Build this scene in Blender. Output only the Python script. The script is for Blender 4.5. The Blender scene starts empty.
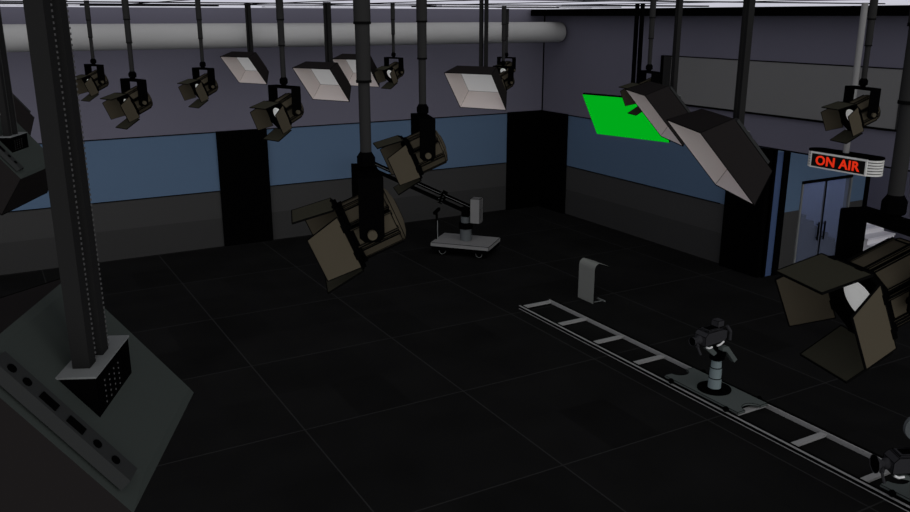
import bpy, math, random
from mathutils import Vector, Matrix
R = math.radians
random.seed(4)
COL = bpy.context.scene.collection

SUN = 1.6; SUND = (.16, 1, -.26)
# ------------------------------------------------------------------ helpers
def lin(c):
    c = c / 255.0
    return c / 12.92 if c <= 0.04045 else ((c + 0.055) / 1.055) ** 2.4

def tm(r, g, b, k=2.0):
    return tuple(min(0.9, lin(v) * k) for v in (r, g, b))

MATS = {}
def mat(name, col, rough=1.0, spec=0.0, emit=None, es=1.0, vary=0.0, vscale=3.0, metallic=0.0):
    if name in MATS: return MATS[name]
    m = bpy.data.materials.new(name); m.use_nodes = True
    nt = m.node_tree; b = nt.nodes['Principled BSDF']
    b.inputs['Base Color'].default_value = (*col, 1)
    b.inputs['Roughness'].default_value = rough
    b.inputs['Specular IOR Level'].default_value = spec
    b.inputs['Metallic'].default_value = metallic
    if emit:
        b.inputs['Emission Color'].default_value = (*emit, 1); b.inputs['Emission Strength'].default_value = es
    if vary:
        tc = nt.nodes.new('ShaderNodeTexCoord'); n = nt.nodes.new('ShaderNodeTexNoise'); n.inputs['Scale'].default_value = vscale
        n.inputs['Detail'].default_value = 5
        mr = nt.nodes.new('ShaderNodeMapRange'); mr.inputs['To Min'].default_value = 1 - vary; mr.inputs['To Max'].default_value = 1 + vary
        mx = nt.nodes.new('ShaderNodeVectorMath'); mx.operation = 'SCALE'; mx.inputs[0].default_value = col
        nt.links.new(tc.outputs['Object'], n.inputs['Vector']); nt.links.new(n.outputs['Fac'], mr.inputs['Value'])
        nt.links.new(mr.outputs['Result'], mx.inputs['Scale']); nt.links.new(mx.outputs['Vector'], b.inputs['Base Color'])
    MATS[name] = m
    return m

class MB:
    """collects shapes; build() links them as ONE mesh object. Sharp edges may get a thin dark seam bead."""
    def __init__(s): s.v = []; s.f = []; s.m = []; s.sm = []
    def add(s, vs, fs, mi=0, M=None, smooth=False):
        o = len(s.v)
        for p in vs:
            p = Vector(p); s.v.append(M @ p if M else p)
        for f in fs: s.f.append([o + i for i in f]); s.m.append(mi); s.sm.append(smooth)
        return s
    def box(s, lo, hi, mi=0, M=None):
        x0, y0, z0 = lo; x1, y1, z1 = hi
        return s.add([(x0,y0,z0),(x1,y0,z0),(x1,y1,z0),(x0,y1,z0),(x0,y0,z1),(x1,y0,z1),(x1,y1,z1),(x0,y1,z1)],
                     [(0,3,2,1),(4,5,6,7),(0,1,5,4),(1,2,6,5),(2,3,7,6),(3,0,4,7)], mi, M)
    def prism(s, poly, axis_vec, mi=0, M=None):
        n = len(poly); a = Vector(axis_vec)
        vs = [Vector(p) for p in poly] + [Vector(p) + a for p in poly]
        return s.add(vs, [tuple(range(n))[::-1], tuple(range(n, 2*n))] + [(i, (i+1) % n, n+(i+1) % n, n+i) for i in range(n)], mi, M)
    def lathe(s, prof, n=20, mi=0, M=None, smooth=True, cap=True):
        vs = []; fs = []
        for r, z in prof:
            for k in range(n):
                a = 2*math.pi*(k+.5)/n; vs.append((r*math.cos(a), r*math.sin(a), z))
        for j in range(len(prof)-1):
            for k in range(n):
                fs.append((j*n+k, j*n+(k+1) % n, (j+1)*n+(k+1) % n, (j+1)*n+k))
        s.add(vs, fs, mi, M, smooth)
        if cap:
            L = len(prof)-1
            s.add([vs[k] for k in range(n)], [tuple(range(n))[::-1]], mi, M); s.add([vs[L*n+k] for k in range(n)], [tuple(range(n))], mi, M)
        return s
    def bar(s, a, b, r=.02, n=8, mi=0, M=None, r2=None, smooth=True):
        a = Vector(a); b = Vector(b); d = b - a; L = d.length
        if L < 1e-6: return s
        Q = d.to_track_quat('Z', 'Y').to_matrix().to_4x4(); T = Matrix.Translation(a) @ Q
        if M: T = M @ T
        return s.lathe([(r, 0), (r if r2 is None else r2, L)], n, mi, T, smooth)
    def beam(s, a, b, w, h, mi=0, M=None):
        """rectangular bar from a to b; w sideways, h in the up direction"""
        a = Vector(a); b = Vector(b); d = (b-a).normalized(); up = Vector((0,0,1))
        if abs(d.z) > .99: up = Vector((1,0,0))
        sd = d.cross(up).normalized(); u = sd.cross(d)
        vs = [p + sd*sx*w/2 + u*sz*h/2 for p in (a, b) for sx, sz in ((-1,-1),(1,-1),(1,1),(-1,1))]
        return s.add(vs, [(3,2,1,0),(4,5,6,7),(0,1,5,4),(1,2,6,5),(2,3,7,6),(3,0,4,7)], mi, M)
    def quadplate(s, q, t, mi=0, M=None):
        """four corners, thickness t along the normal"""
        q = [Vector(p) for p in q]; n = (q[1]-q[0]).cross(q[3]-q[0]).normalized()*t
        return s.prism(q, n, mi, M)
    def seams(s, r, mi, faces=None):
        """dark bead along sharp edges of what has been collected so far"""
        key = lambda v: (round(v.x, 4), round(v.y, 4), round(v.z, 4))
        E = {}
        for fi, f in enumerate(s.f):
            if s.sm[fi]: continue
            p = [s.v[i] for i in f]; n = Vector((0,0,0))
            for i in range(len(p)): n += p[i].cross(p[(i+1) % len(p)])
            n = n.normalized() if n.length else n
            for i in range(len(f)):
                a, b = s.v[f[i]], s.v[f[(i+1) % len(f)]]
                k = tuple(sorted((key(a), key(b)))); E.setdefault(k, []).append((n, a, b))
        for L in list(E.values()):
            if len(L) >= 2 and L[0][0].dot(L[1][0]) > .9: continue
            a, b = L[0][1], L[0][2]
            if (b-a).length < 3*r: continue
            s.bar(a, b, r, 4, mi, smooth=False)
        return s
    def build(s, name, mats, parent=None, label=None):
        me = bpy.data.meshes.new(name); me.from_pydata([tuple(v) for v in s.v], [], s.f); me.update()
        if not isinstance(mats, (list, tuple)): mats = [mats]
        for m in mats: me.materials.append(m)
        me.polygons.foreach_set('material_index', s.m); me.polygons.foreach_set('use_smooth', s.sm)
        import bmesh
        bm = bmesh.new(); bm.from_mesh(me); bmesh.ops.remove_doubles(bm, verts=bm.verts, dist=1e-6) if False else None
        bmesh.ops.recalc_face_normals(bm, faces=bm.faces); bm.to_mesh(me); bm.free()
        o = bpy.data.objects.new(name, me); COL.objects.link(o)
        if parent: o.parent = parent
        if label: o['label'] = label
        return o

def tag(o, label, cat, group=None, kind=None):
    o['label'] = label; o['category'] = cat
    if group: o['group'] = group
    if kind: o['kind'] = kind
    return o
def thing(name, loc, rz=0.0, label='', cat='', group=None):
    o = bpy.data.objects.new(name, None); COL.objects.link(o); o.empty_display_size = .2
    o.location = loc; o.rotation_euler = (0, 0, rz)
    return tag(o, label, cat, group)
def struct(o): o['kind'] = 'structure'; return o
def clone(root, loc, rz, label, group=None, skip=()):
    r = root.copy(); COL.objects.link(r); r.location = loc; r.rotation_euler = (0, 0, rz); r['label'] = label
    if group: r['group'] = group
    def rec(src, dst):
        for ch in list(src.children):
            c = ch.copy(); COL.objects.link(c); c.parent = dst; c.matrix_parent_inverse = ch.matrix_parent_inverse.copy(); rec(ch, c)
    rec(root, r)
    return r
# local frame of a hung lamp: +Y = the way it faces, +X = its left seen from the front's back, Z up
def heading(yaw_deg):  # compass yaw measured from +Y towards +X  ->  blender z rotation
    return -R(yaw_deg)

# ------------------------------------------------------------------ materials
BLACK = mat('black_paint', (.0012, .0012, .0013))
SEAM = mat('dark_seam', (.003, .003, .003))
M_wall = mat('lavender_grey_plaster', tm(64, 63, 72, 2.6), vary=.03, vscale=.6)
M_blue = mat('slate_blue_plaster', tm(57, 72, 90, 2.15), vary=.03, vscale=.6)
M_dado = mat('charcoal_dado', tm(38, 38, 38, 2.35), vary=.03, vscale=.5)
M_dado2 = mat('darker_charcoal_dado', tm(33, 33, 33, 2.35), vary=.03, vscale=.5)
M_strip = mat('cobalt_blue_trim', tm(52, 66, 94, 1.6))
M_duct = mat('galvanised_duct', tm(100, 100, 100, 3.0), vary=.04, vscale=.8)
M_pole = mat('gunmetal_tube', tm(40, 40, 40, 1.0))
M_bar = mat('dark_hanger_steel', tm(30, 30, 30, 1.1))
M_dot = mat('steel_stud', tm(64, 64, 64, 1.5))
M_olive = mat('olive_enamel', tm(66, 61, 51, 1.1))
M_olive2 = mat('olive_enamel_dark_and_shaded', tm(50, 49, 41, 1.1))  # darker copy: shade painted into top and bottom barn doors; also the lens surround
M_lens = mat('frosted_lens', (.85, .86, .84), rough=.3, spec=.5, emit=(1, 1, .97), es=.2)  # faint glow added in place of the bright glint on the glass
M_shell = mat('black_fabric', tm(29, 27, 27, 1.1))
M_white = mat('white_reflector_lining', tm(160, 153, 150, 2.0))
M_diff = mat('white_diffuser_back', (.5, .5, .5), emit=(1, 1, 1), es=.15)  # faint glow added to brighten the panel and the lining around it
M_back = mat('grey_green_metal', tm(44, 48, 46, 1.6))
M_ballast = mat('charcoal_plastic', tm(32, 33, 33, 1.7))
M_lip = mat('brushed_grey_plate', tm(84, 86, 86, 1.8))
M_alu = mat('track_aluminium', tm(100, 100, 100, 2.2))
M_sled = mat('dolly_plate_green_grey', tm(50, 54, 53, 2.6))
M_col = mat('pedestal_grey', tm(86, 96, 98, 2.0))
M_camera = mat('camera_black_plastic', tm(32, 32, 34, 2.2))
M_chrome = mat('polished_handle', (.75, .75, .75), rough=.35, spec=.5)
M_jcol = mat('jib_column_grey', tm(80, 84, 86, 1.1))
M_deck = mat('jib_deck_grey', tm(94, 94, 94, 1.7))
M_green = mat('chroma_green_screen', (0.0, .02, .002), emit=(0.0, lin(168), lin(26)), es=1.0)
M_red = mat('red_letters', (.1, .01, .005), emit=(lin(222), lin(46), lin(20)), es=.85)
M_signw = mat('cream_white_enamel', tm(165, 165, 162, 2.0))
M_signp = mat('sign_black_glass', tm(16, 15, 14, 2.0))
M_step = mat('white_stair_paint', (.88, .87, .9))
M_slate = mat('slate_stair', tm(44, 48, 58, 1.8))
M_winp = mat('grey_window_pane', tm(58, 58, 58, 4.0))
M_stand = mat('grey_green_laminate', tm(62, 63, 61, 4.0))
M_ceilpipe = mat('black_grid_pipe', (.01, .01, .012))
M_ceilpipe2 = mat('pale_grid_pipe', (.8, .8, .88))

def floor_mat():
    m = bpy.data.materials.new('dark_studio_tile'); m.use_nodes = True; nt = m.node_tree; b = nt.nodes['Principled BSDF']
    b.inputs['Roughness'].default_value = 1; b.inputs['Specular IOR Level'].default_value = 0
    N = nt.nodes.new; L = nt.links.new
    g = N('ShaderNodeNewGeometry'); sep = N('ShaderNodeSeparateXYZ'); L(g.outputs['Position'], sep.inputs[0])
    def math_(op, a, b_=None):
        n = N('ShaderNodeMath'); n.operation = op
        for i, v in enumerate((a, b_)):
            if v is None: continue
            if isinstance(v, (int, float)): n.inputs[i].default_value = v
            else: L(v, n.inputs[i])
        return n.outputs[0]
    S = 2.76
    def dist(c, off):
        f = math_('FRACT', math_('DIVIDE', math_('SUBTRACT', c, off - S*10), S))
        return math_('MULTIPLY', math_('SUBTRACT', .5, math_('ABSOLUTE', math_('SUBTRACT', f, .5))), S)
    d = math_('MINIMUM', dist(sep.outputs[0], 3.69), dist(sep.outputs[1], 11.08))
    line = math_('LESS_THAN', d, .011)
    # each tile carries patchy squares, slightly different in tone
    cmb = N('ShaderNodeCombineXYZ')
    L(math_('FLOOR', math_('DIVIDE', math_('SUBTRACT', sep.outputs[0], 3.69 - S*10), S/3)), cmb.inputs[0])
    L(math_('FLOOR', math_('DIVIDE', math_('SUBTRACT', sep.outputs[1], 11.08 - S*10), S/2)), cmb.inputs[1])
    wn = N('ShaderNodeTexWhiteNoise'); L(cmb.outputs[0], wn.inputs['Vector'])
    noi = N('ShaderNodeTexNoise'); noi.inputs['Scale'].default_value = .9; noi.inputs['Detail'].default_value = 4; L(g.outputs['Position'], noi.inputs['Vector'])
    v = math_('ADD', math_('MULTIPLY', wn.outputs['Value'], .0022), math_('MULTIPLY', noi.outputs['Fac'], .006))
    v = math_('ADD', v, .005)
    v = math_('ADD', v, math_('MULTIPLY', line, .014))
    c2 = N('ShaderNodeCombineColor'); L(v, c2.inputs[0]); L(v, c2.inputs[1]); L(v, c2.inputs[2])
    L(c2.outputs[0], b.inputs['Base Color'])
    return m
M_floor = floor_mat()
def glass_mat():
    m = bpy.data.materials.new('blue_tinted_glass'); m.use_nodes = True; nt = m.node_tree; nt.nodes.remove(nt.nodes['Principled BSDF'])
    o = nt.nodes['Material Output']; t = nt.nodes.new('ShaderNodeBsdfTransparent'); t.inputs[0].default_value = (.78, .84, .95, 1)
    d = nt.nodes.new('ShaderNodeBsdfDiffuse'); d.inputs[0].default_value = (.20, .225, .30, 1)
    mx = nt.nodes.new('ShaderNodeMixShader'); mx.inputs[0].default_value = .34
    nt.links.new(t.outputs[0], mx.inputs[1]); nt.links.new(d.outputs[0], mx.inputs[2]); nt.links.new(mx.outputs[0], o.inputs[0])
    return m
M_glass = glass_mat()

# ------------------------------------------------------------------ the setting
ZC = 6.2; XR = 15.82; YB = 22.2; ZT = 3.08; ZM = 1.52; YD = 13.04
struct(MB().box((-6, -3, -.1), (26, 26, 0)).build('floor', M_floor))
w = MB().box((-6, YB, 0), (XR+.2, YB+.2, .78), 3).box((-6, YB, .78), (XR+.2, YB+.2, ZM), 2).box((-6, YB, ZM), (XR+.2, YB+.2, ZT), 1).box((-6, YB, ZT), (XR+.2, YB+.2, ZC), 0)
struct(w.build('wall_back', [M_wall, M_blue, M_dado, M_dado2]))
w = MB().box((XR, YD+.15, 0), (XR+.15, YB, .78), 3).box((XR, YD+.15, .78), (XR+.15, YB, ZM), 2).box((XR, YD+.15, ZM), (XR+.15, YB, ZT), 1).box((XR, -2, ZT), (XR+.15, YB, ZC), 0)
struct(w.build('wall_right', [M_wall, M_blue, M_dado, M_dado2]))
# narrow dark lines between the paint zones
struct(MB().box((-6, YB-.02, ZT-.012), (14.5, YB, ZT+.012)).box((-6, YB-.02, ZM-.01), (14.5, YB, ZM+.01)).build('trim_1', SEAM))
struct(MB().box((XR-.02, YD, ZT-.012), (XR, 20.9, ZT+.012)).box((XR-.02, -2, ZT-.02), (XR, YD, ZT+.01)).box((XR-.02, 14.5, ZM-.01), (XR, 20.9, ZM+.01)).build('trim_2', SEAM))
struct(MB().box((XR-.03, YB-.03, ZT), (XR, YB, ZC)).build('trim_3', SEAM))
# recessed entrance wall facing the camera, to the right of the right wall's corner
DX0, DX1, DH = 16.95, 18.70, 2.15
struct(MB().box((XR-.02, YD-.03, 0), (XR+.09, YD-.001, 3.06)).box((XR-.02, YD-.03, 0), (XR+.018, YD+.14, 3.06)).build('trim_10', BLACK))
w = MB()
for a, b, lo, hi in ((XR+.02, 16.15, 0, 2.98),):
    w.box((a, YD, lo), (b, YD+.15, hi), 4)
w.box((16.15, YD, 0), (DX0-.05, YD+.15, ZM), 2).box((16.15, YD, ZM), (DX0-.05, YD+.15, ZT+.4), 1)
w.box((DX1+.05, YD, 0), (19.3, YD+.15, ZM), 2).box((DX1+.05, YD, ZM), (19.3, YD+.15, ZT+.4), 1)
w.box((DX0-.05, YD, DH+.05), (DX1+.05, YD+.15, ZT+.4), 1).box((XR+.02, YD, 2.98), (16.15, YD+.15, ZT+.4), 1)
struct(w.build('wall_entrance', [M_wall, M_blue, M_dado, M_dado2, M_strip]))
struct(MB().box((16.15, YD-.05, 0), (16.33, YD, ZT+.2)).build('trim_4', BLACK))
struct(MB().box((19.32, YD-.05, 0), (19.42, YD+.15, ZT+.2)).build('trim_5', BLACK))
struct(MB().box((21.0, -2, 0), (21.15, 15.2, 4.2)).build('wall_stair', M_wall))
struct(MB().box((19.42, YD+.15, 0), (19.5, 15.2, ZT)).build('wall_passage', mat('lobby_blue_grey', tm(150, 158, 180, 1.9))))
struct(MB().box((16.2, 15.2, 0), (21.15, 15.35, ZM), 1).box((16.2, 15.2, ZM), (21.15, 15.35, 4.2), 0).build('wall_lobby', [mat('lobby_blue_grey', tm(150, 158, 180, 1.9)), mat('lobby_lower', tm(150, 158, 180, 1.9))]))

# double glass door
dr = bpy.data.objects.new('door_1', None); COL.objects.link(dr); dr.location = (0, 0, 0); dr['kind'] = 'structure'
MB().box((DX0-.05, YD-.03, 0), (DX0, YD+.12, DH), 1).box((DX1, YD-.03, 0), (DX1+.05, YD+.12, DH), 1).box((DX0-.05, YD-.03, DH), (DX1+.05, YD+.12, DH+.07), 0).build('door_frame', [BLACK, M_lip], dr)
mid = (DX0+DX1)/2
for a, b in ((DX0, mid-.008), (mid+.008, DX1)):
    lf = MB().box((a+.01, YD+.02, .02), (b-.01, YD+.045, DH-.01)).build('glass_leaf', M_glass, dr)
for sx in (-1, 1):
    x = mid + sx*.115 - .06
    MB().bar((x, YD-.04, .68), (x, YD-.04, 1.14), .022, 8).bar((x, YD-.04, .74), (x, YD+.02, .74), .014, 6).bar((x, YD-.04, 1.08), (x, YD+.02, 1.08), .014, 6).build('door_handle', BLACK, dr)
MB().box((mid-.012, YD, 0), (mid+.012, YD+.06, DH)).build('meeting_seam', BLACK, dr)

# black doors and the black corner panels
def black_door(name, n_leaf, a, b, axis, z1):
    o = bpy.data.objects.new(name, None); COL.objects.link(o); o['kind'] = 'structure'
    if axis == 'y': MB().box((a, YB-.09, .01), (b, YB-.005, z1)).build('door_leaf', BLACK, o)
    return o
black_door('door_2', 1, 5.42, 6.76, 'y', ZT+.02)
struct(MB().box((14.47, YB-.12, 0), (XR-.02, YB-.03, ZT+.03)).build('trim_6', BLACK))
struct(MB().box((XR-.12, 20.78, 0), (XR-.03, YB-.14, ZT+.03)).build('trim_7', BLACK))
struct(MB().box((XR-.14, YD+.02, 0), (XR-.01, 14.25, ZT-.02)).build('trim_8', BLACK))
# black beam along the top of the right wall
struct(MB().box((XR-.60, 1, 6.0), (XR-.02, YB-.1, 6.19)).build('trim_9', BLACK))
# control-room window high on the right wall
wn_ = bpy.data.objects.new('window_1', None); COL.objects.link(wn_); wn_['kind'] = 'structure'
MB().box((XR-.05, 1, 3.84), (XR-.004, 16.5, 5.0)).build('window_pane', M_winp, wn_)
MB().box((XR-.07, 1, 3.80), (XR-.004, 16.8, 3.845)).box((XR-.062, 1, 5.0), (XR-.004, 16.8, 5.02)).build('window_sill', SEAM, wn_)
MB().box((XR-.09, 16.5, 3.845), (XR-.004, 16.74, 5.0), 0).box((XR-.10, 16.74, 3.8), (XR-.004, 16.84, 5.02), 1).build('window_frame', [M_pole, BLACK], wn_)
MB().box((XR-.06, 10.14, 3.845), (XR-.052, 10.17, 5.0)).build('window_mullion', M_pole, wn_)
# the large ventilation duct in front of the back wall
d = MB(); pr = [(.29, 0)]; L = 21.5
D0 = Matrix.Translation((-5.8, 21.2, 5.533)) @ Matrix.Rotation(R(90), 4, 'Y')
d.lathe([(.295, 0), (.295, 21.44), (.275, 21.51), (.22, 21.55)], 40, 0, D0)
tag(d.build('ventilation_duct', M_duct), 'long round pale grey duct running along the top of the back wall', 'duct')
# open lighting grid overhead
g = MB()
ys = [5.5, 10.77, 16.0, 18.6]
for i, y in enumerate(ys): g.bar((-6, y, ZC+.03), (15.8, y, ZC+.03), .011, 6, 0)
for x in (.25, 3.6, 6.2, 8.14, 10.9, 13.7): g.bar((x, .5, ZC+.075), (x, 22.1, ZC+.075), .009, 6, 0)
for x0, y, w_, c in ((2.2, 19.3, 2.8, 0), (6.5, 20.8, 3.0, 1), (9.5, 18.6, 4.2, 0), (9, 16.4, 3, 1), (11, 14.6, 4, 0), (12.5, 19.5, 3, 1), (0, 19.6, 4, 1), (-1.5, 17, 3, 0)):
    g.box((x0, y, ZC), (x0+w_, y+.25, ZC+.03), c)
struct(g.build('ceiling', [M_ceilpipe, M_ceilpipe2]))

# ------------------------------------------------------------------ fresnel lamp on a telescopic pole
a_, b_, cw, l1, s_ = .239, .325, .072, .137, .200
# hinge half width, length, outer offset, outer half width for the top/bottom doors and for the side doors
DOORS = ((.172, .250, .233, .167), (.167, .210, .269, .135))
def make_fresnel(loc, yaw, tilt, label, group):
    t = thing('studio_spotlight', loc, heading(yaw), label, 'spotlight', group)
    zt = ZC - 4.78   # distance from the pivot to the grid
    p = MB()
    p.bar((0, 0, b_+.11), (0, 0, .845), .034, 12).bar((0, 0, .845), (0, 0, 1.17), .043, 12).bar((0, 0, 1.17), (0, 0, zt+.12), .049, 12)
    p.lathe([(.046, 0), (.046, .015)], 12, 1, Matrix.Translation((0, 0, .84))).lathe([(.051, 0), (.051, .015)], 12, 1, Matrix.Translation((0, 0, 1.165)))
    p.build('pole', [M_pole, SEAM], t)
    MB().lathe([(.030, b_+.0), (.034, b_+.02), (.056, b_+.035), (.056, b_+.085), (.036, b_+.115)], 8, 0, smooth=False).build('clamp', BLACK, t)
    y = MB()
    y.box((-a_-.012, -cw, b_-.025), (a_+.012, cw, b_+.005))
    for sx in (-1, 1):
        x0 = sx*a_
        y.prism([(x0, -cw, b_), (x0, cw, b_), (x0, cw, -.02), (x0, cw-.03, -.048), (x0, -cw+.03, -.048), (x0, -cw, -.02)], (sx*.016, 0, 0))
    y.build('yoke', BLACK, t)
    for sx in (-1, 1):
        MB().bar((sx*(a_+.01), 0, 0), (sx*(a_+.045), 0, 0), .028, 14).build('tilt_knob', M_olive, t)
    # head: modelled in its own frame, +Y = beam direction
    T = Matrix.Rotation(-tilt, 4, 'X')
    MY = Matrix.Rotation(R(-90), 4, 'X')   # lathe axis Z -> +Y
    h = MB()
    h.lathe([(.150, -.15), (.150, .12)], 8, 1, MY, False)
    for k in range(8):
        a = 2*math.pi*k/8
        Q = Matrix.Rotation(a, 4, 'Y')
        hwid = .060 if k % 2 == 0 else .055
        # a long plate with a folded lip on each side
        h.box((-hwid, -.155, .158), (hwid, .105, .170), 0, Q)
        h.box((-hwid, -.155, .170), (-hwid+.008, .105, .178), 0, Q); h.box((hwid-.008, -.155, .170), (hwid, .105, .178), 0, Q)
    h.lathe([(.176, -.17), (.176, -.15)], 16, 0, MY, False)
    h.lathe([(.07, -.205), (.13, -.192), (.176, -.17)], 16, 0, MY, True)
    h.seams(.0032, 2)
    for sx in (-1, 1): h.bar((sx*.14, 0, 0), (sx*a_, 0, 0), .02, 8, 1)
    h.v = [T @ v for v in h.v]
    head = h.build('lamp_head', [M_olive, BLACK, SEAM], t)
    f = MB()
    # octagonal front frame ring
    def octa(r, y):
        c = .62
        return [(r, y, r*c), (r*c, y, r), (-r*c, y, r), (-r, y, r*c), (-r, y, -r*c), (-r*c, y, -r), (r*c, y, -r), (r, y, -r*c)]
    for (ro, ri, y0, y1) in ((s_, .162, l1-.022, l1), (.176, .125, .09, l1-.02)):
        A = octa(ro, y0)+octa(ro, y1)+octa(ri, y0)+octa(ri, y1); fs = []
        for i in range(8):
            j = (i+1) % 8; fs += [(i, j, 8+j, 8+i), (16+i, 24+i, 24+j, 16+j), (8+i, 8+j, 24+j, 24+i), (i, 16+i, 16+j, j)]
        f.add(A, fs)
    for k in range(4):
        Q = Matrix.Rotation(k*math.pi/2, 4, 'Y')
        for x in (-.09, .09): f.bar((x-.025, l1+.002, s_+.002), (x+.025, l1+.002, s_+.002), .011, 6, 0, Q)
    f.v = [T @ v for v in f.v]
    f.build('front_frame', BLACK, head)
    l = MB().lathe([(.125, .10), (.11, .118), (.075, .134), (.03, .143), (.004, .144)], 28, 0, MY)
    l.lathe([(.160, .09), (.150, .10), (.126, .098)], 28, 1, MY)
    l.v = [T @ v for v in l.v]; l.build('lens', [M_lens, M_olive2], head)
    for k in range(4):
        Q = Matrix.Rotation(k*math.pi/2, 4, 'Y'); hw, Ld, off, ow = DOORS[k % 2]
        q = MB().quadplate([(-hw, l1+.004, s_), (hw, l1+.004, s_), (ow, l1+Ld, off), (-ow, l1+Ld, off)], .006, 0, Q)
        q.seams(.0035, 1)
        q.v = [T @ v for v in q.v]; q.build('barn_door', [M_olive2 if k % 2 == 0 else M_olive, SEAM], head)  # top and bottom doors carry their shade in the colour
    return t
G1 = 'barn-door spotlights hung from the grid'
FR = [  # x, y, z, yaw, label
 (1.98, 4.55, 4.79, 288.5, 0, 'large olive spotlight seen side-on in front of the jib crane, second nearest'),
 (3.61, 6.96, 4.78, 287.6, 0, 'olive spotlight seen side-on, its doors just above the jib crane arm'),
 (10.0, 6.97, 4.79, 286.9, 0, 'olive spotlight hanging in front of the pale pole above the ON AIR sign'),
 (3.526, 2.227, 4.793, 286.0, 0, 'very large nearest olive spotlight below the ON AIR sign, open doors and lens showing'),
 (9.74, 10.69, 4.80, 287.0, 0, 'dark spotlight mostly hidden behind the softbox by the green screen'),
 (3.63, 10.99, 4.78, 250.8, 0, 'olive spotlight above the black door in the back wall, white lens glinting'),
 (2.10, 13.28, 4.78, 251.5, 0, 'olive spotlight second from the left in the back row of small lamps'),
 (3.75, 15.92, 4.76, 250.6, 0, 'small olive spotlight between its larger twin and the leftmost small softbox'),
 (2.19, 18.32, 4.75, 249.7, 0, 'small olive spotlight beside the tall twin hanger bars, leftmost of the row'),
 (8.62, 18.05, 4.75, 253.0, 0, 'smallest olive spotlight with bright lens, hung just right of the thick middle pole'),
 (9.80, 15.20, 4.66, 262.0, 0, 'dark spotlight partly hidden behind the right edge of the wide white softbox'),
 (12.28, 18.90, 4.64, 250.0, 0, 'faint far spotlight directly behind the dark one beside the wide white softbox'),
]
f0 = None
for i, (x, y, z, yw, tl, lb) in enumerate(FR):
    if f0 is None or i in (0,): f0 = make_fresnel((x, y, z), yw, R(23.2), lb, G1); F_a = f0
    else:
        # same lamp; the tilt of its head is within a few degrees of the first
        clone(f0, (x, y, z), heading(yw), lb, G1)

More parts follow.
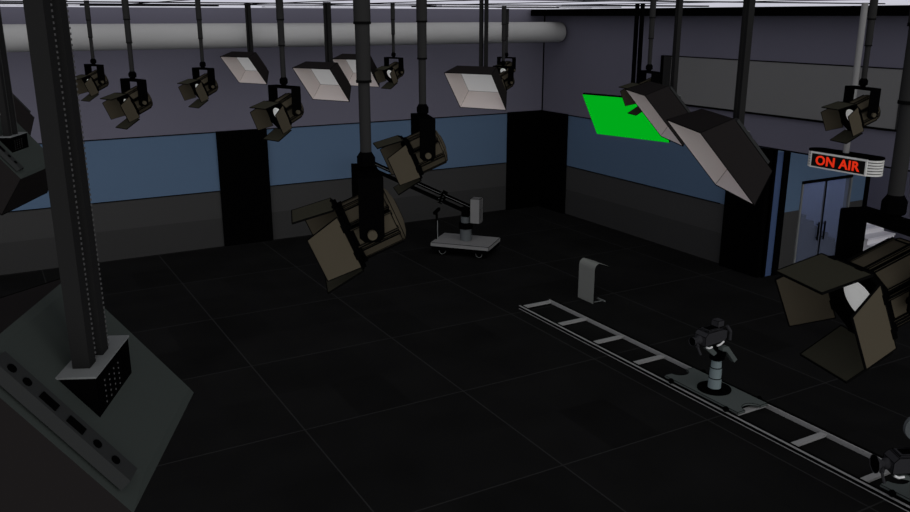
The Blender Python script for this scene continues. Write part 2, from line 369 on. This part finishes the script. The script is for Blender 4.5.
# ------------------------------------------------------------------ softbox on twin perforated hanger bars
W, Hh, wb, hb, DD = .961, .852, .80, .615, .317
def make_softbox(loc, yaw, tilt, label, group):
    t = thing('softbox_light', loc, heading(yaw), label, 'softbox', group)
    T = Matrix.Rotation(-tilt, 4, 'X')
    def xf(m): m.v = [T @ v for v in m.v]; return m
    # local: +Y beam, +X to the right when looking along the beam
    B = [(sx*wb/2, 0, sz*hb/2) for sx, sz in ((-1, -1), (1, -1), (1, 1), (-1, 1))]
    Fo = [(sx*W/2, DD, sz*Hh/2) for sx, sz in ((-1, -1), (1, -1), (1, 1), (-1, 1))]
    e = .008
    Fi = [(sx*(W/2-e), DD-.002, sz*(Hh/2-e)) for sx, sz in ((-1, -1), (1, -1), (1, 1), (-1, 1))]
    Bi = [(sx*(wb/2-e), .012, sz*(hb/2-e)) for sx, sz in ((-1, -1), (1, -1), (1, 1), (-1, 1))]
    m = MB()
    for i in range(4):
        j = (i+1) % 4
        m.add([B[i], B[j], Fo[j], Fo[i]], [(0, 1, 2, 3)], 0)
        m.add([Bi[i], Bi[j], Fi[j], Fi[i]], [(3, 2, 1, 0)], 1)
        m.add([Fo[i], Fo[j], Fi[j], Fi[i]], [(0, 1, 2, 3)], 0)
    for i in range(4):
        m.bar(Fo[i], Fo[(i+1) % 4], .005, 4, 2, smooth=False); m.bar(B[i], Fo[i], .0035, 4, 2, smooth=False); m.bar(Bi[i], Fi[i], .0035, 4, 2, smooth=False)
        m.bar(Bi[i], Bi[(i+1) % 4], .0035, 4, 2, smooth=False)
    xf(m).build('shell', [M_shell, M_white, SEAM], t)
    m = MB().add(Bi, [(3, 2, 1, 0)], 0); xf(m).build('diffuser_panel', M_diff, t)
    m = MB()
    mx_, mz_ = wb/2, hb/2
    m.add([(-mx_, 0, -mz_), (mx_, 0, -mz_), (mx_, 0, mz_), (-mx_, 0, mz_), (-mx_+.16, -.012, -mz_+.03), (mx_-.02, -.012, -mz_+.03), (mx_-.02, -.012, mz_-.03), (-mx_+.16, -.012, mz_-.03)],
          [(0, 1, 5, 4), (1, 2, 6, 5), (2, 3, 7, 6), (3, 0, 4, 7), (4, 5, 6, 7)])
    xf(m).build('back_panel', M_back, t)
    # ballast bar with sockets along the panel's long edge
    m = MB(); x0, x1, z0, z1 = -.376, -.252, -.240, .262
    m.prism([(x0, -.012, z0), (x0+.018, -.042, z0), (x1-.035, -.042, z0), (x1, -.012, z0)], (0, 0, z1-z0), 0)
    bal = xf(m).build('ballast_housing', M_ballast, t)
    for z in (-.17, -.10, .16, .215): xf(MB().bar((x0+.045, -.040, z), (x0+.045, -.047, z), .014, 10)).build('socket', BLACK, bal)
    for z in (-.02, .08): xf(MB().box((x0+.03, -.047, z-.03), (x0+.06, -.040, z+.03))).build('socket', BLACK, bal)
    # wedge bracket: flat top level with the horizon
    w_ = MB(); ct, st = math.cos(tilt), math.sin(tilt)
    def onp(x, u): return T @ Vector((x, -.012, u))
    tf = onp(0, .1); bb = onp(0, -.07)
    for_y = bb.y - .0
    P = [Vector((-.168, tf.y, tf.z)), Vector((-.168, bb.y, tf.z)), Vector((-.168, bb.y, bb.z))]
    w_.prism(P, (.336, 0, 0), 0)
    br = w_.build('wedge_bracket', BLACK, t)
    tp = MB().box((-.172, bb.y-.004, tf.z), (.172, tf.y+.006, tf.z+.006)).build('bracket_plate', M_lip, br)
    v = MB()
    for i in range(4):
        for j in range(5): v.box((-.10+i*.045, bb.y-.003, tf.z-.04-.018*j), (-.095+i*.045, bb.y-.001, tf.z-.035-.018*j))
    v.build('vent_dots', M_dot, br)
    top = ZC - loc[2] + .03
    for x, yy in ((-.078, .006), (.027, .0)):
        k = MB(); z = tf.z+.006
        k.box((x-.028, yy-.026, z), (x+.028, yy+.026, top))
        n = int((top-z)/.016)
        for q in range(n):
            zz = z+.01+q*.016
            k.box((x+.025, yy-.029, zz), (x+.030, yy-.024, zz+.007), 1)
        k.build('hanger_bar', [M_bar, M_dot], t)
    return t
G2 = 'square softboxes hung from the grid'
SB = [
 (.23, 2.73, 4.87, 294.9, 'huge nearest softbox seen from behind at the lower left, ballast bar and bracket showing'),
 (.27, 8.41, 4.9, 296.0, 'dark softbox seen from behind at the left edge, above the nearest one'),
 (6.14, 5.51, 4.9, 296.0, 'large black softbox hanging side-on right of the green screen, nearer of the pair'),
 (8.14, 8.45, 4.9, 296.0, 'black softbox overlapping the green screen, pale lining strip visible'),
 (6.02, 20.66, 4.937, 242.9, 'smallest open white softbox, furthest left of those against the duct'),
 (6.23, 16.04, 4.9, 242.2, 'open white softbox left of and overlapping another behind the thick middle pole'),
 (8.22, 19.0, 4.9, 239.6, 'open white softbox partly hidden by the thick middle pole'),
 (8.02, 13.13, 4.91, 241.3, 'widest open white softbox, right of centre before the back wall'),
 (.35, 13.2, 4.9, 242.0, 'dark softbox corner peeking out behind the one at the left edge'),
]
s0 = None
for x, y, z, yw, lb in SB:
    if s0 is None: s0 = make_softbox((x, y, z), yw, R(40), lb, G2)
    else: clone(s0, (x, y, z), heading(yw), lb, G2)

# ------------------------------------------------------------------ green screen monitor on twin bars
gm = thing('hanging_monitor', (10.92, 12.58, 4.1), heading(256.5), 'bright green screen tilted down, hung in front of the blue right wall', 'monitor')
T = Matrix.Rotation(-R(32.6), 4, 'X')
m = MB().box((-.85, -.01, -.485), (.85, .0, .485)); m.v = [T @ v for v in m.v]; m.build('screen', M_green, gm)
m = MB().box((-.855, -.06, -.49), (.855, -.011, .49)); m.v = [T @ v for v in m.v]; m.build('casing', BLACK, gm)
for x in (-.1, .02): MB().box((x-.03, -.26, -.05), (x+.03, -.20, 2.13)).build('hanger_bar', BLACK, gm)
MB().box((-.16, -.26, -.10), (.1, -.10, .04)).build('mount', BLACK, gm)

# ------------------------------------------------------------------ ON AIR sign
SX, SZ0, SZ1 = 13.68, 3.285, 3.58
sg = thing('on_air_sign', (SX, 9.70, SZ0), 0, 'ON AIR light box with red letters and ribbed white ends, hung from a pale pole', 'sign')
def stadium(r, half, z0, z1, n=10):
    P = []
    for k in range(n+1):
        a = math.pi*k/n; P.append((math.cos(a)*r, half+math.sin(a)*r, z0))
    for k in range(n+1):
        a = math.pi+math.pi*k/n; P.append((math.cos(a)*r, -half+math.sin(a)*r, z0))
    return P, (0, 0, z1-z0)
HS = .55
P, ax = stadium(.165, HS, .005, SZ1-SZ0-.005); MB().prism(P, ax).build('housing', BLACK, sg)
m = MB(); n = 6; st = (SZ1-SZ0)/n
for k in range(n):
    P, ax = stadium(.185, HS, k*st+.003, (k+1)*st-.014); m.prism(P, ax)
m.build('ribbed_casing', M_signw, sg)
P, ax = stadium(.19, HS, SZ1-SZ0, SZ1-SZ0+.03); MB().prism(P, ax).build('lid', BLACK, sg)
pn = MB().box((-.205, -HS+.0, .028), (-.17, HS, SZ1-SZ0-.035)).build('display_panel', M_signp, sg)
m = MB().box((-.2, -HS, SZ1-SZ0-.035), (-.18, HS, SZ1-SZ0)).box((-.2, -HS, 0), (-.18, HS, .028)).box((-.203, HS, 0), (-.17, HS+.03, SZ1-SZ0)).box((-.203, -HS-.03, 0), (-.17, -HS, SZ1-SZ0)).build('panel_border', M_signw, sg)
cu = bpy.data.curves.new('on_air_text', 'FONT'); cu.body = 'ON AIR'; cu.size = .27; cu.extrude = .006; cu.offset = .006; cu.align_x = 'CENTER'; cu.align_y = 'CENTER'; cu.resolution_u = 3; cu.space_character = 1.06
to = bpy.data.objects.new('tmp_text', cu); COL.objects.link(to)
dg = bpy.context.evaluated_depsgraph_get(); me = bpy.data.meshes.new_from_object(to.evaluated_get(dg)); bpy.data.objects.remove(to)
me.name = 'lettering'; me.materials.clear(); me.materials.append(M_red)
lo = bpy.data.objects.new('lettering', me); COL.objects.link(lo); lo.parent = pn
xs = [v.co.x for v in me.vertices]; k = .91/(max(xs)-min(xs)); zs = [v.co.y for v in me.vertices]; cz = (max(zs)+min(zs))/2; kz = .178/(max(zs)-min(zs)); cx = (max(xs)+min(xs))/2
for v in me.vertices:
    x, y, z = v.co; v.co = (-.209 - z, -(x-cx)*k, (SZ1-SZ0)/2 + (y-cz)*kz)
MB().lathe([(.055, SZ1-SZ0+.02), (.055, ZC-SZ0+.02)], 16).build('pole', mat('pale_pole', tm(92, 92, 92, 2.0)), sg)

# ------------------------------------------------------------------ stairs and railing at the entrance
st_ = thing('staircase', (20.1, 12.4, 0), 0, 'white painted steps rising to the right of the glass double door', 'stairs')
for k in range(5):
    m = MB(); y0 = 12.30+k*.31 - 12.4; z = .165*(k+1)
    m.box((-.55, y0, 0), (.55, y0+.31, z-.03), 0).box((-.57, y0-.02, z-.045), (.57, y0+.31, z), 1); m.build('step', [M_step, mat('stair_tread', (.75, .74, .79))], st_)
ls = thing('lobby_staircase', (17.5, 14.3, 0), 0, 'slate grey steps seen through the glass double door', 'stairs')
for k in range(7):
    m = MB(); x0 = 16.95+k*.31-17.5; z = 1.46-.19*k
    m.box((x0, -.98, 0), (x0+.31, .2, z)); m.build('step', M_slate, ls)

# ------------------------------------------------------------------ camera track
tr = thing('camera_track', (9.95, 9.7, 0), 0, 'long straight ladder-like metal dolly track crossing the dark floor', 'track')
Y0, Y1 = 14.03-9.7, 3.2-9.7
def rail(x, sgn):
    m = MB()
    # outer face is a black web between two light lips, inner face is plain metal
    m.box((x-.03, Y1, .0), (x+.03, Y0, .072), 0)
    xo = x+sgn*.03
    lo, hi = sorted((xo, xo+sgn*.004)); m.box((lo, Y1, .010), (hi, Y0, .062), 1)
    lo, hi = sorted((xo, xo+sgn*.016)); m.box((lo, Y1, .062), (hi, Y0, .0725), 0); m.box((lo, Y1, 0), (hi, Y0, .010), 0)
    m.box((x-.012 if sgn < 0 else x-.005, Y1, .072), (x+.03 if sgn < 0 else x+.046, Y0, .076), 1)
    m.build('rail', [M_alu, BLACK], tr)
rail(-.37, -1); rail(.40, 1)
y = Y0-.05
m = MB().box((-.35, Y0-.10, .02), (.38, Y0, .055)).build('sleeper', M_alu, tr)
for Yw in (12.75, 11.62, 10.49, 8.2, 7.08, 5.96, 4.84):
    MB().box((-.35, Yw-9.7-.05, .02), (.38, Yw-9.7+.05, .055)).build('sleeper', M_alu, tr)

# ------------------------------------------------------------------ studio camera on its track dolly
def cyl(m, a, b, r, n=20, mi=0): return m.bar(a, b, r, n, mi)
def make_rig(loc, rz, label, yawcam=0, drop=0.0, hood=.075, disc=False, X=-.22):
    t = thing('camera_dolly', loc, rz, label, 'camera', 'studio cameras on track dollies')
    # plate with a concave notch in each end (length along Y)
    P = []; hx, hy = .33, .80
    def notch(sy):
        pts = []
        for k in range(9):
            a = math.pi*k/8; pts.append((math.cos(a)*.17*1.0, sy*(hy) - sy*math.sin(a)*.16))
        return pts
    top = [(hx, hy)] + [(x, y) for x, y in notch(1)] + [(-hx, hy)]
    bot = [(-hx, -hy)] + [(x, y) for x, y in notch(-1)][::-1] + [(hx, -hy)]
    P = [(x, y, .105) for x, y in top+bot]
    MB().prism(P, (0, 0, .035)).seams(.004, 1).build('dolly_plate', [M_sled, BLACK], t)
    for sx in (-1, 1):
        for sy in (-1, 1):
            MB().bar((sx*.37-.02, sy*.6, .123), (sx*.37+.02, sy*.6, .123), .045, 14).build('wheel', BLACK, t)
    MB().lathe([(.27, .14), (.27, .165), (.25, .175)], 32).build('base_disc', BLACK, t)
    k1, k2, k3 = .34-drop*.33, .52-drop*.66, .66-drop
    m = MB().lathe([(.105, .17), (.103, k1)], 24, 0).lathe([(.106, k1), (.106, k1+.012)], 24, 1).lathe([(.096, k1+.012), (.094, k2)], 24, 0).lathe([(.097, k2), (.097, k2+.012)], 24, 1).lathe([(.085, k2+.012), (.08, k3)], 24, 0)
    m.build('column', [M_col, BLACK], t)
    DZ = Matrix.Translation((0, 0, -drop)); Z = 1.10
    H = DZ @ Matrix.Rotation(R(yawcam), 4, 'Z')
    def put(m, name, mats, par): m.v = [H @ v for v in m.v]; return m.build(name, mats, par)
    hd = put(MB().lathe([(.10, .66), (.12, .68), (.12, .74), (.07, .76)], 16, 0).box((-.09, -.06, .74), (.09, .06, .84), 0).bar((-.02, -.14, .80), (-.02, .14, .80), .07, 14, 0).beam((-.02, 0, .82), (X, 0, .98), .14, .06), 'pan_head', BLACK, t)
    # curved counter-plate and arm below the camera
    put(MB().prism([(-.10, -.10, .95), (.03, -.10, .94), (.26, -.10, .67), (.20, -.10, .63), (.0, -.10, .86), (-.10, -.10, .89)], (0, -.09, 0)), 'pan_handle', M_sled, hd)
    put(MB().quadplate([(-.40+X+.22, -.12, .96), (-.30+X+.22, -.12, .99), (-.14, -.12, .84), (-.20, -.12, .80)], .06), 'side_arm', M_sled, hd)
    # camera body, lens towards -X
    cm = MB()
    cm.prism([(X-.20, -.12, Z-.10), (X+.24, -.12, Z-.08), (X+.27, -.12, Z-.02), (X+.27, -.12, Z+.09), (X+.18, -.12, Z+.12), (X-.14, -.12, Z+.11), (X-.20, -.12, Z+.05)], (0, .24, 0), 0)
    cm.box((X-.12, -.09, Z+.12), (X+.15, .09, Z+.14), 0).box((X-.08, -.06, Z+.138), (X+.12, .06, Z+.145), 1)
    cm.seams(.004, 1)
    c = put(cm, 'camera_body', [M_camera, BLACK], t)
    Q = Matrix.Translation((X-.20, 0, Z-.02)) @ Matrix.Rotation(R(-90), 4, 'Y')
    put(MB().lathe([(.070, 0), (.070, .05), (.05, .06), (.05, .09)], 20, 0, Q).lathe([(.05, .09), (hood, .17)], 10, 0, Q, False, False).lathe([(.04, .09), (hood-.01, .165)], 10, 1, Q, False, True), 'lens', [M_camera, BLACK], c)
    for pts in ([(X-.18, -.135, Z-.11), (X-.13, -.14, Z-.135), (X-.06, -.135, Z-.125)], [(X+.05, -.135, Z-.125), (X+.12, -.14, Z-.115), (X+.19, -.135, Z-.08)]):
        hnd = MB()
        for p, q in zip(pts, pts[1:]): hnd.bar(p, q, .016, 8)
        put(hnd, 'carry_rail', M_chrome, c)
    put(MB().box((X+.12, -.05, Z+.14), (X+.26, .09, Z+.24), 0).box((X+.255, -.04, Z+.15), (X+.265, .08, Z+.23), 1).seams(.004, 1), 'viewfinder', [M_camera, BLACK], c)
    put(MB().bar((X+.27, -.10, Z+.16), (X+.33, -.13, Z+.06), .028, 8).bar((X+.33, -.13, Z+.06), (X+.33, -.13, Z-.08), .026, 8), 'grip', M_camera, c)
    put(MB().bar((X-.22, .05, Z-.06), (X-.30, -.06, Z-.10), .03, 8).bar((X-.30, -.06, Z-.10), (X-.28, -.12, Z-.22), .018, 8), 'focus_handle', M_camera, c)
    if disc:
        put(MB().bar((X+.10, -.02, Z+.46), (X+.10, .03, Z+.46), .17, 28).bar((X+.08, .0, Z+.13), (X+.10, .0, Z+.32), .03, 8), 'round_magazine', M_jcol, c)
    return t
rA = make_rig((9.91, 8.87, 0), R(0), 'studio camera on a three-stage column and notched plate, mid-track')
rB = make_rig((9.93, 4.90, 0), R(0), 'nearer studio camera cut off by the right edge, at the near end of the track', -28, .32, .12, True, -.74)

# ------------------------------------------------------------------ jib crane
jb = thing('jib_crane', (10.79, 18.42, 0), R(-48.8), 'camera jib crane on a wheeled grey platform near the back wall', 'crane')
MB().box((-.79, -.53, .24), (.79, .53, .34), 0).seams(.006, 1).build('platform', [M_deck, BLACK], jb)
MB().box((-.77, -.51, .14), (.77, .51, .24), 0).build('chassis', BLACK, jb)
for sx in (-1, 1):
    for sy in (-1, 1):
        m = MB().bar((sx*.50, sy*.40-.03, .11), (sx*.50, sy*.40+.03, .11), .11, 20, 0)
        for k in range(20):
            a, b = 2*math.pi*k/20, 2*math.pi*(k+1)/20
            for yy in (-.032, .032): m.bar((sx*.5+.085*math.cos(a), sy*.40+yy, .11+.085*math.sin(a)), (sx*.5+.085*math.cos(b), sy*.40+yy, .11+.085*math.sin(b)), .008, 4, 1)
        m.build('wheel', [BLACK, M_lip], jb)
MB().lathe([(.15, .34), (.15, .66)], 24, 0).lathe([(.18, .66), (.185, .72), (.18, .82)], 24, 1).lathe([(.13, .82), (.13, .98)], 24, 0).build('column', [M_jcol, BLACK], jb)
m = MB().box((-.09, -.10, .96), (.09, -.07, 1.24)).box((-.09, .07, .96), (.09, .10, 1.24)).box((-.09, -.1, .96), (.09, .1, 1.02)); m.build('pivot_fork', BLACK, jb)
P0 = Vector((.34, 0, .98)); P1 = Vector((-2.85, 0, 2.14))
dv = (P1-P0).normalized(); nv = Vector((dv.z, 0, -dv.x)); nv = nv if nv.z > 0 else -nv
arm = MB()
for k in (0, 1):
    for yy in (-.06, .06): arm.beam(P0+nv*.17*k+Vector((0, yy, 0)), P1+nv*.17*k+Vector((0, yy, 0)), .045, .055, 0)
arm.beam(P0+nv*.17+Vector((0, -.085, .02)), P1+nv*.17+Vector((0, -.085, .02)), .006, .008, 1)
a_o = arm.build('crane_arm', [BLACK, M_lip], jb)
for f in (.02, .32, .62, .97):
    c = P0.lerp(P1, f); m = MB()
    for yy in (-.11, .095): m.prism([c-dv*.07-nv*.06+Vector((0, yy, 0)), c+dv*.07-nv*.06+Vector((0, yy, 0)), c+dv*.07+nv*.25+Vector((0, yy, 0)), c-dv*.07+nv*.25+Vector((0, yy, 0))], (0, .015, 0))
    for u in (-.02, .06, .14, .22):
        for q in (-.045, .045): m.bar(c+nv*u+dv*q+Vector((0, -.11, 0)), c+nv*u+dv*q+Vector((0, -.12, 0)), .009, 6, 1)
    m.build('arm_bracket', [BLACK, M_lip], a_o)
m = MB()
for yy in (-.16, -.06, .04): m.box((.17, yy, .84), (.42, yy+.08, 1.48), 0)
m.seams(.006, 1); m.build('counterweight', [M_deck, BLACK], jb)
m = MB().box((-3.0, -.12, 1.98), (-2.72, .12, 2.08)).bar((-2.86, 0, 2.06), (-2.86, 0, 2.26), .05, 10).prism([(-3.15, -.09, 1.78), (-2.75, -.09, 1.78), (-2.75, -.09, 1.96), (-3.08, -.09, 1.98)], (0, .18, 0)).build('remote_head', BLACK, jb)
m = MB().bar((-.75, -.16, .34), (-.75, -.16, 1.05), .028, 8, 0).bar((-.72, -.19, .34), (-.72, -.19, .85), .012, 6, 1).beam((-.75, -.34, 1.07), (-.75, .02, 1.12), .07, .07, 0).build('steering_handle', [BLACK, M_lip], jb)

# ------------------------------------------------------------------ bent sheet stand
sd = thing('bent_sheet_stand', (11.1, 13.75, 0), 0, 'grey upright bent-sheet stand with a rounded top, alone beyond the track end', 'stand')
prof = [(0, .0), (0, .76)]
for k in range(1, 7):
    a = math.pi*.5*k/6*1.1; prof.append((.11-.11*math.cos(a), .76+.11*math.sin(a)*1.2))
prof += [(.42, .78)]
tck = .018; m = MB()
for (xa, za), (xb, zb) in zip(prof, prof[1:]):
    dd = Vector((xb-xa, 0, zb-za)).normalized(); nn = Vector((-dd.z, 0, dd.x))*tck
    m.add([Vector((x, y, z)) + (nn*0 if q else -nn) for q in (1, 0) for (x, z) in ((xa, za), (xb, zb)) for y in (-.27, .27)],
          [(0, 1, 3, 2), (6, 7, 5, 4)], 0)
    m.faces = None
    for y in (-.27, .27):
        m.add([Vector((xa, y, za)), Vector((xb, y, zb)), Vector((xb, y, zb))-nn, Vector((xa, y, za))-nn], [(0, 1, 2, 3)], 1)
m.build('bent_sheet', [M_stand, BLACK], sd)
MB().box((.30, -.27, 0), (.34, -.02, .02)).box((0.02, -.20, 0), (.30, -.17, .008)).build('foot', M_lip, sd)

# ------------------------------------------------------------------ light, camera
wd = bpy.data.worlds.new('studio_sky'); bpy.context.scene.world = wd; wd.use_nodes = True
nt = wd.node_tree; bg = nt.nodes['Background']
tc = nt.nodes.new('ShaderNodeTexCoord'); sp_ = nt.nodes.new('ShaderNodeSeparateXYZ'); cr = nt.nodes.new('ShaderNodeValToRGB'); mr = nt.nodes.new('ShaderNodeMapRange')
nt.links.new(tc.outputs['Generated'], sp_.inputs[0]); nt.links.new(sp_.outputs[2], mr.inputs['Value']); mr.inputs['From Min'].default_value = -1; mr.inputs['From Max'].default_value = 1
nt.links.new(mr.outputs['Result'], cr.inputs[0]); nt.links.new(cr.outputs[0], bg.inputs[0])
E_ = cr.color_ramp.elements
E_[0].position = .30; E_[0].color = (.22, .22, .23, 1); E_[1].position = 1.0; E_[1].color = (.16, .16, .18, 1)
for p_, c_ in ((.49, (.36, .36, .39, 1)), (.505, (.58, .58, .66, 1)), (.54, (.58, .58, .66, 1)), (.62, (.30, .30, .33, 1))):
    e_ = E_.new(p_); e_.color = c_
sl = bpy.data.lights.new('low_sun', 'SUN'); sl.energy = SUN; sl.angle = R(110); sl.color = (1, .99, .96)
so = bpy.data.objects.new('low_sun', sl); COL.objects.link(so)
so.rotation_euler = Vector(SUND).to_track_quat('-Z', 'Y').to_euler()
ll = bpy.data.lights.new('lobby_fill', 'POINT'); ll.energy = 19; ll.shadow_soft_size = .25; ll.color = (.93, .95, 1)  # fill light added to brighten the lobby behind the glass; it has no fixture
lb_ = bpy.data.objects.new('lobby_fill', ll); COL.objects.link(lb_); lb_.location = (17.4, 14.6, 2.9)
cd = bpy.data.cameras.new('camera'); co = bpy.data.objects.new('camera', cd); COL.objects.link(co)
co.location = (0, 0, 6); cd.sensor_width = 36; cd.lens = 840*36/910; cd.clip_start = .05; cd.clip_end = 200
co.rotation_euler = (R(90-15.95), 0, -R(29.6))
sc = bpy.context.scene; sc.camera = co
sc.view_settings.view_transform = 'Standard'; sc.view_settings.look = 'None'; sc.view_settings.gamma = 1; sc.view_settings.exposure = 0
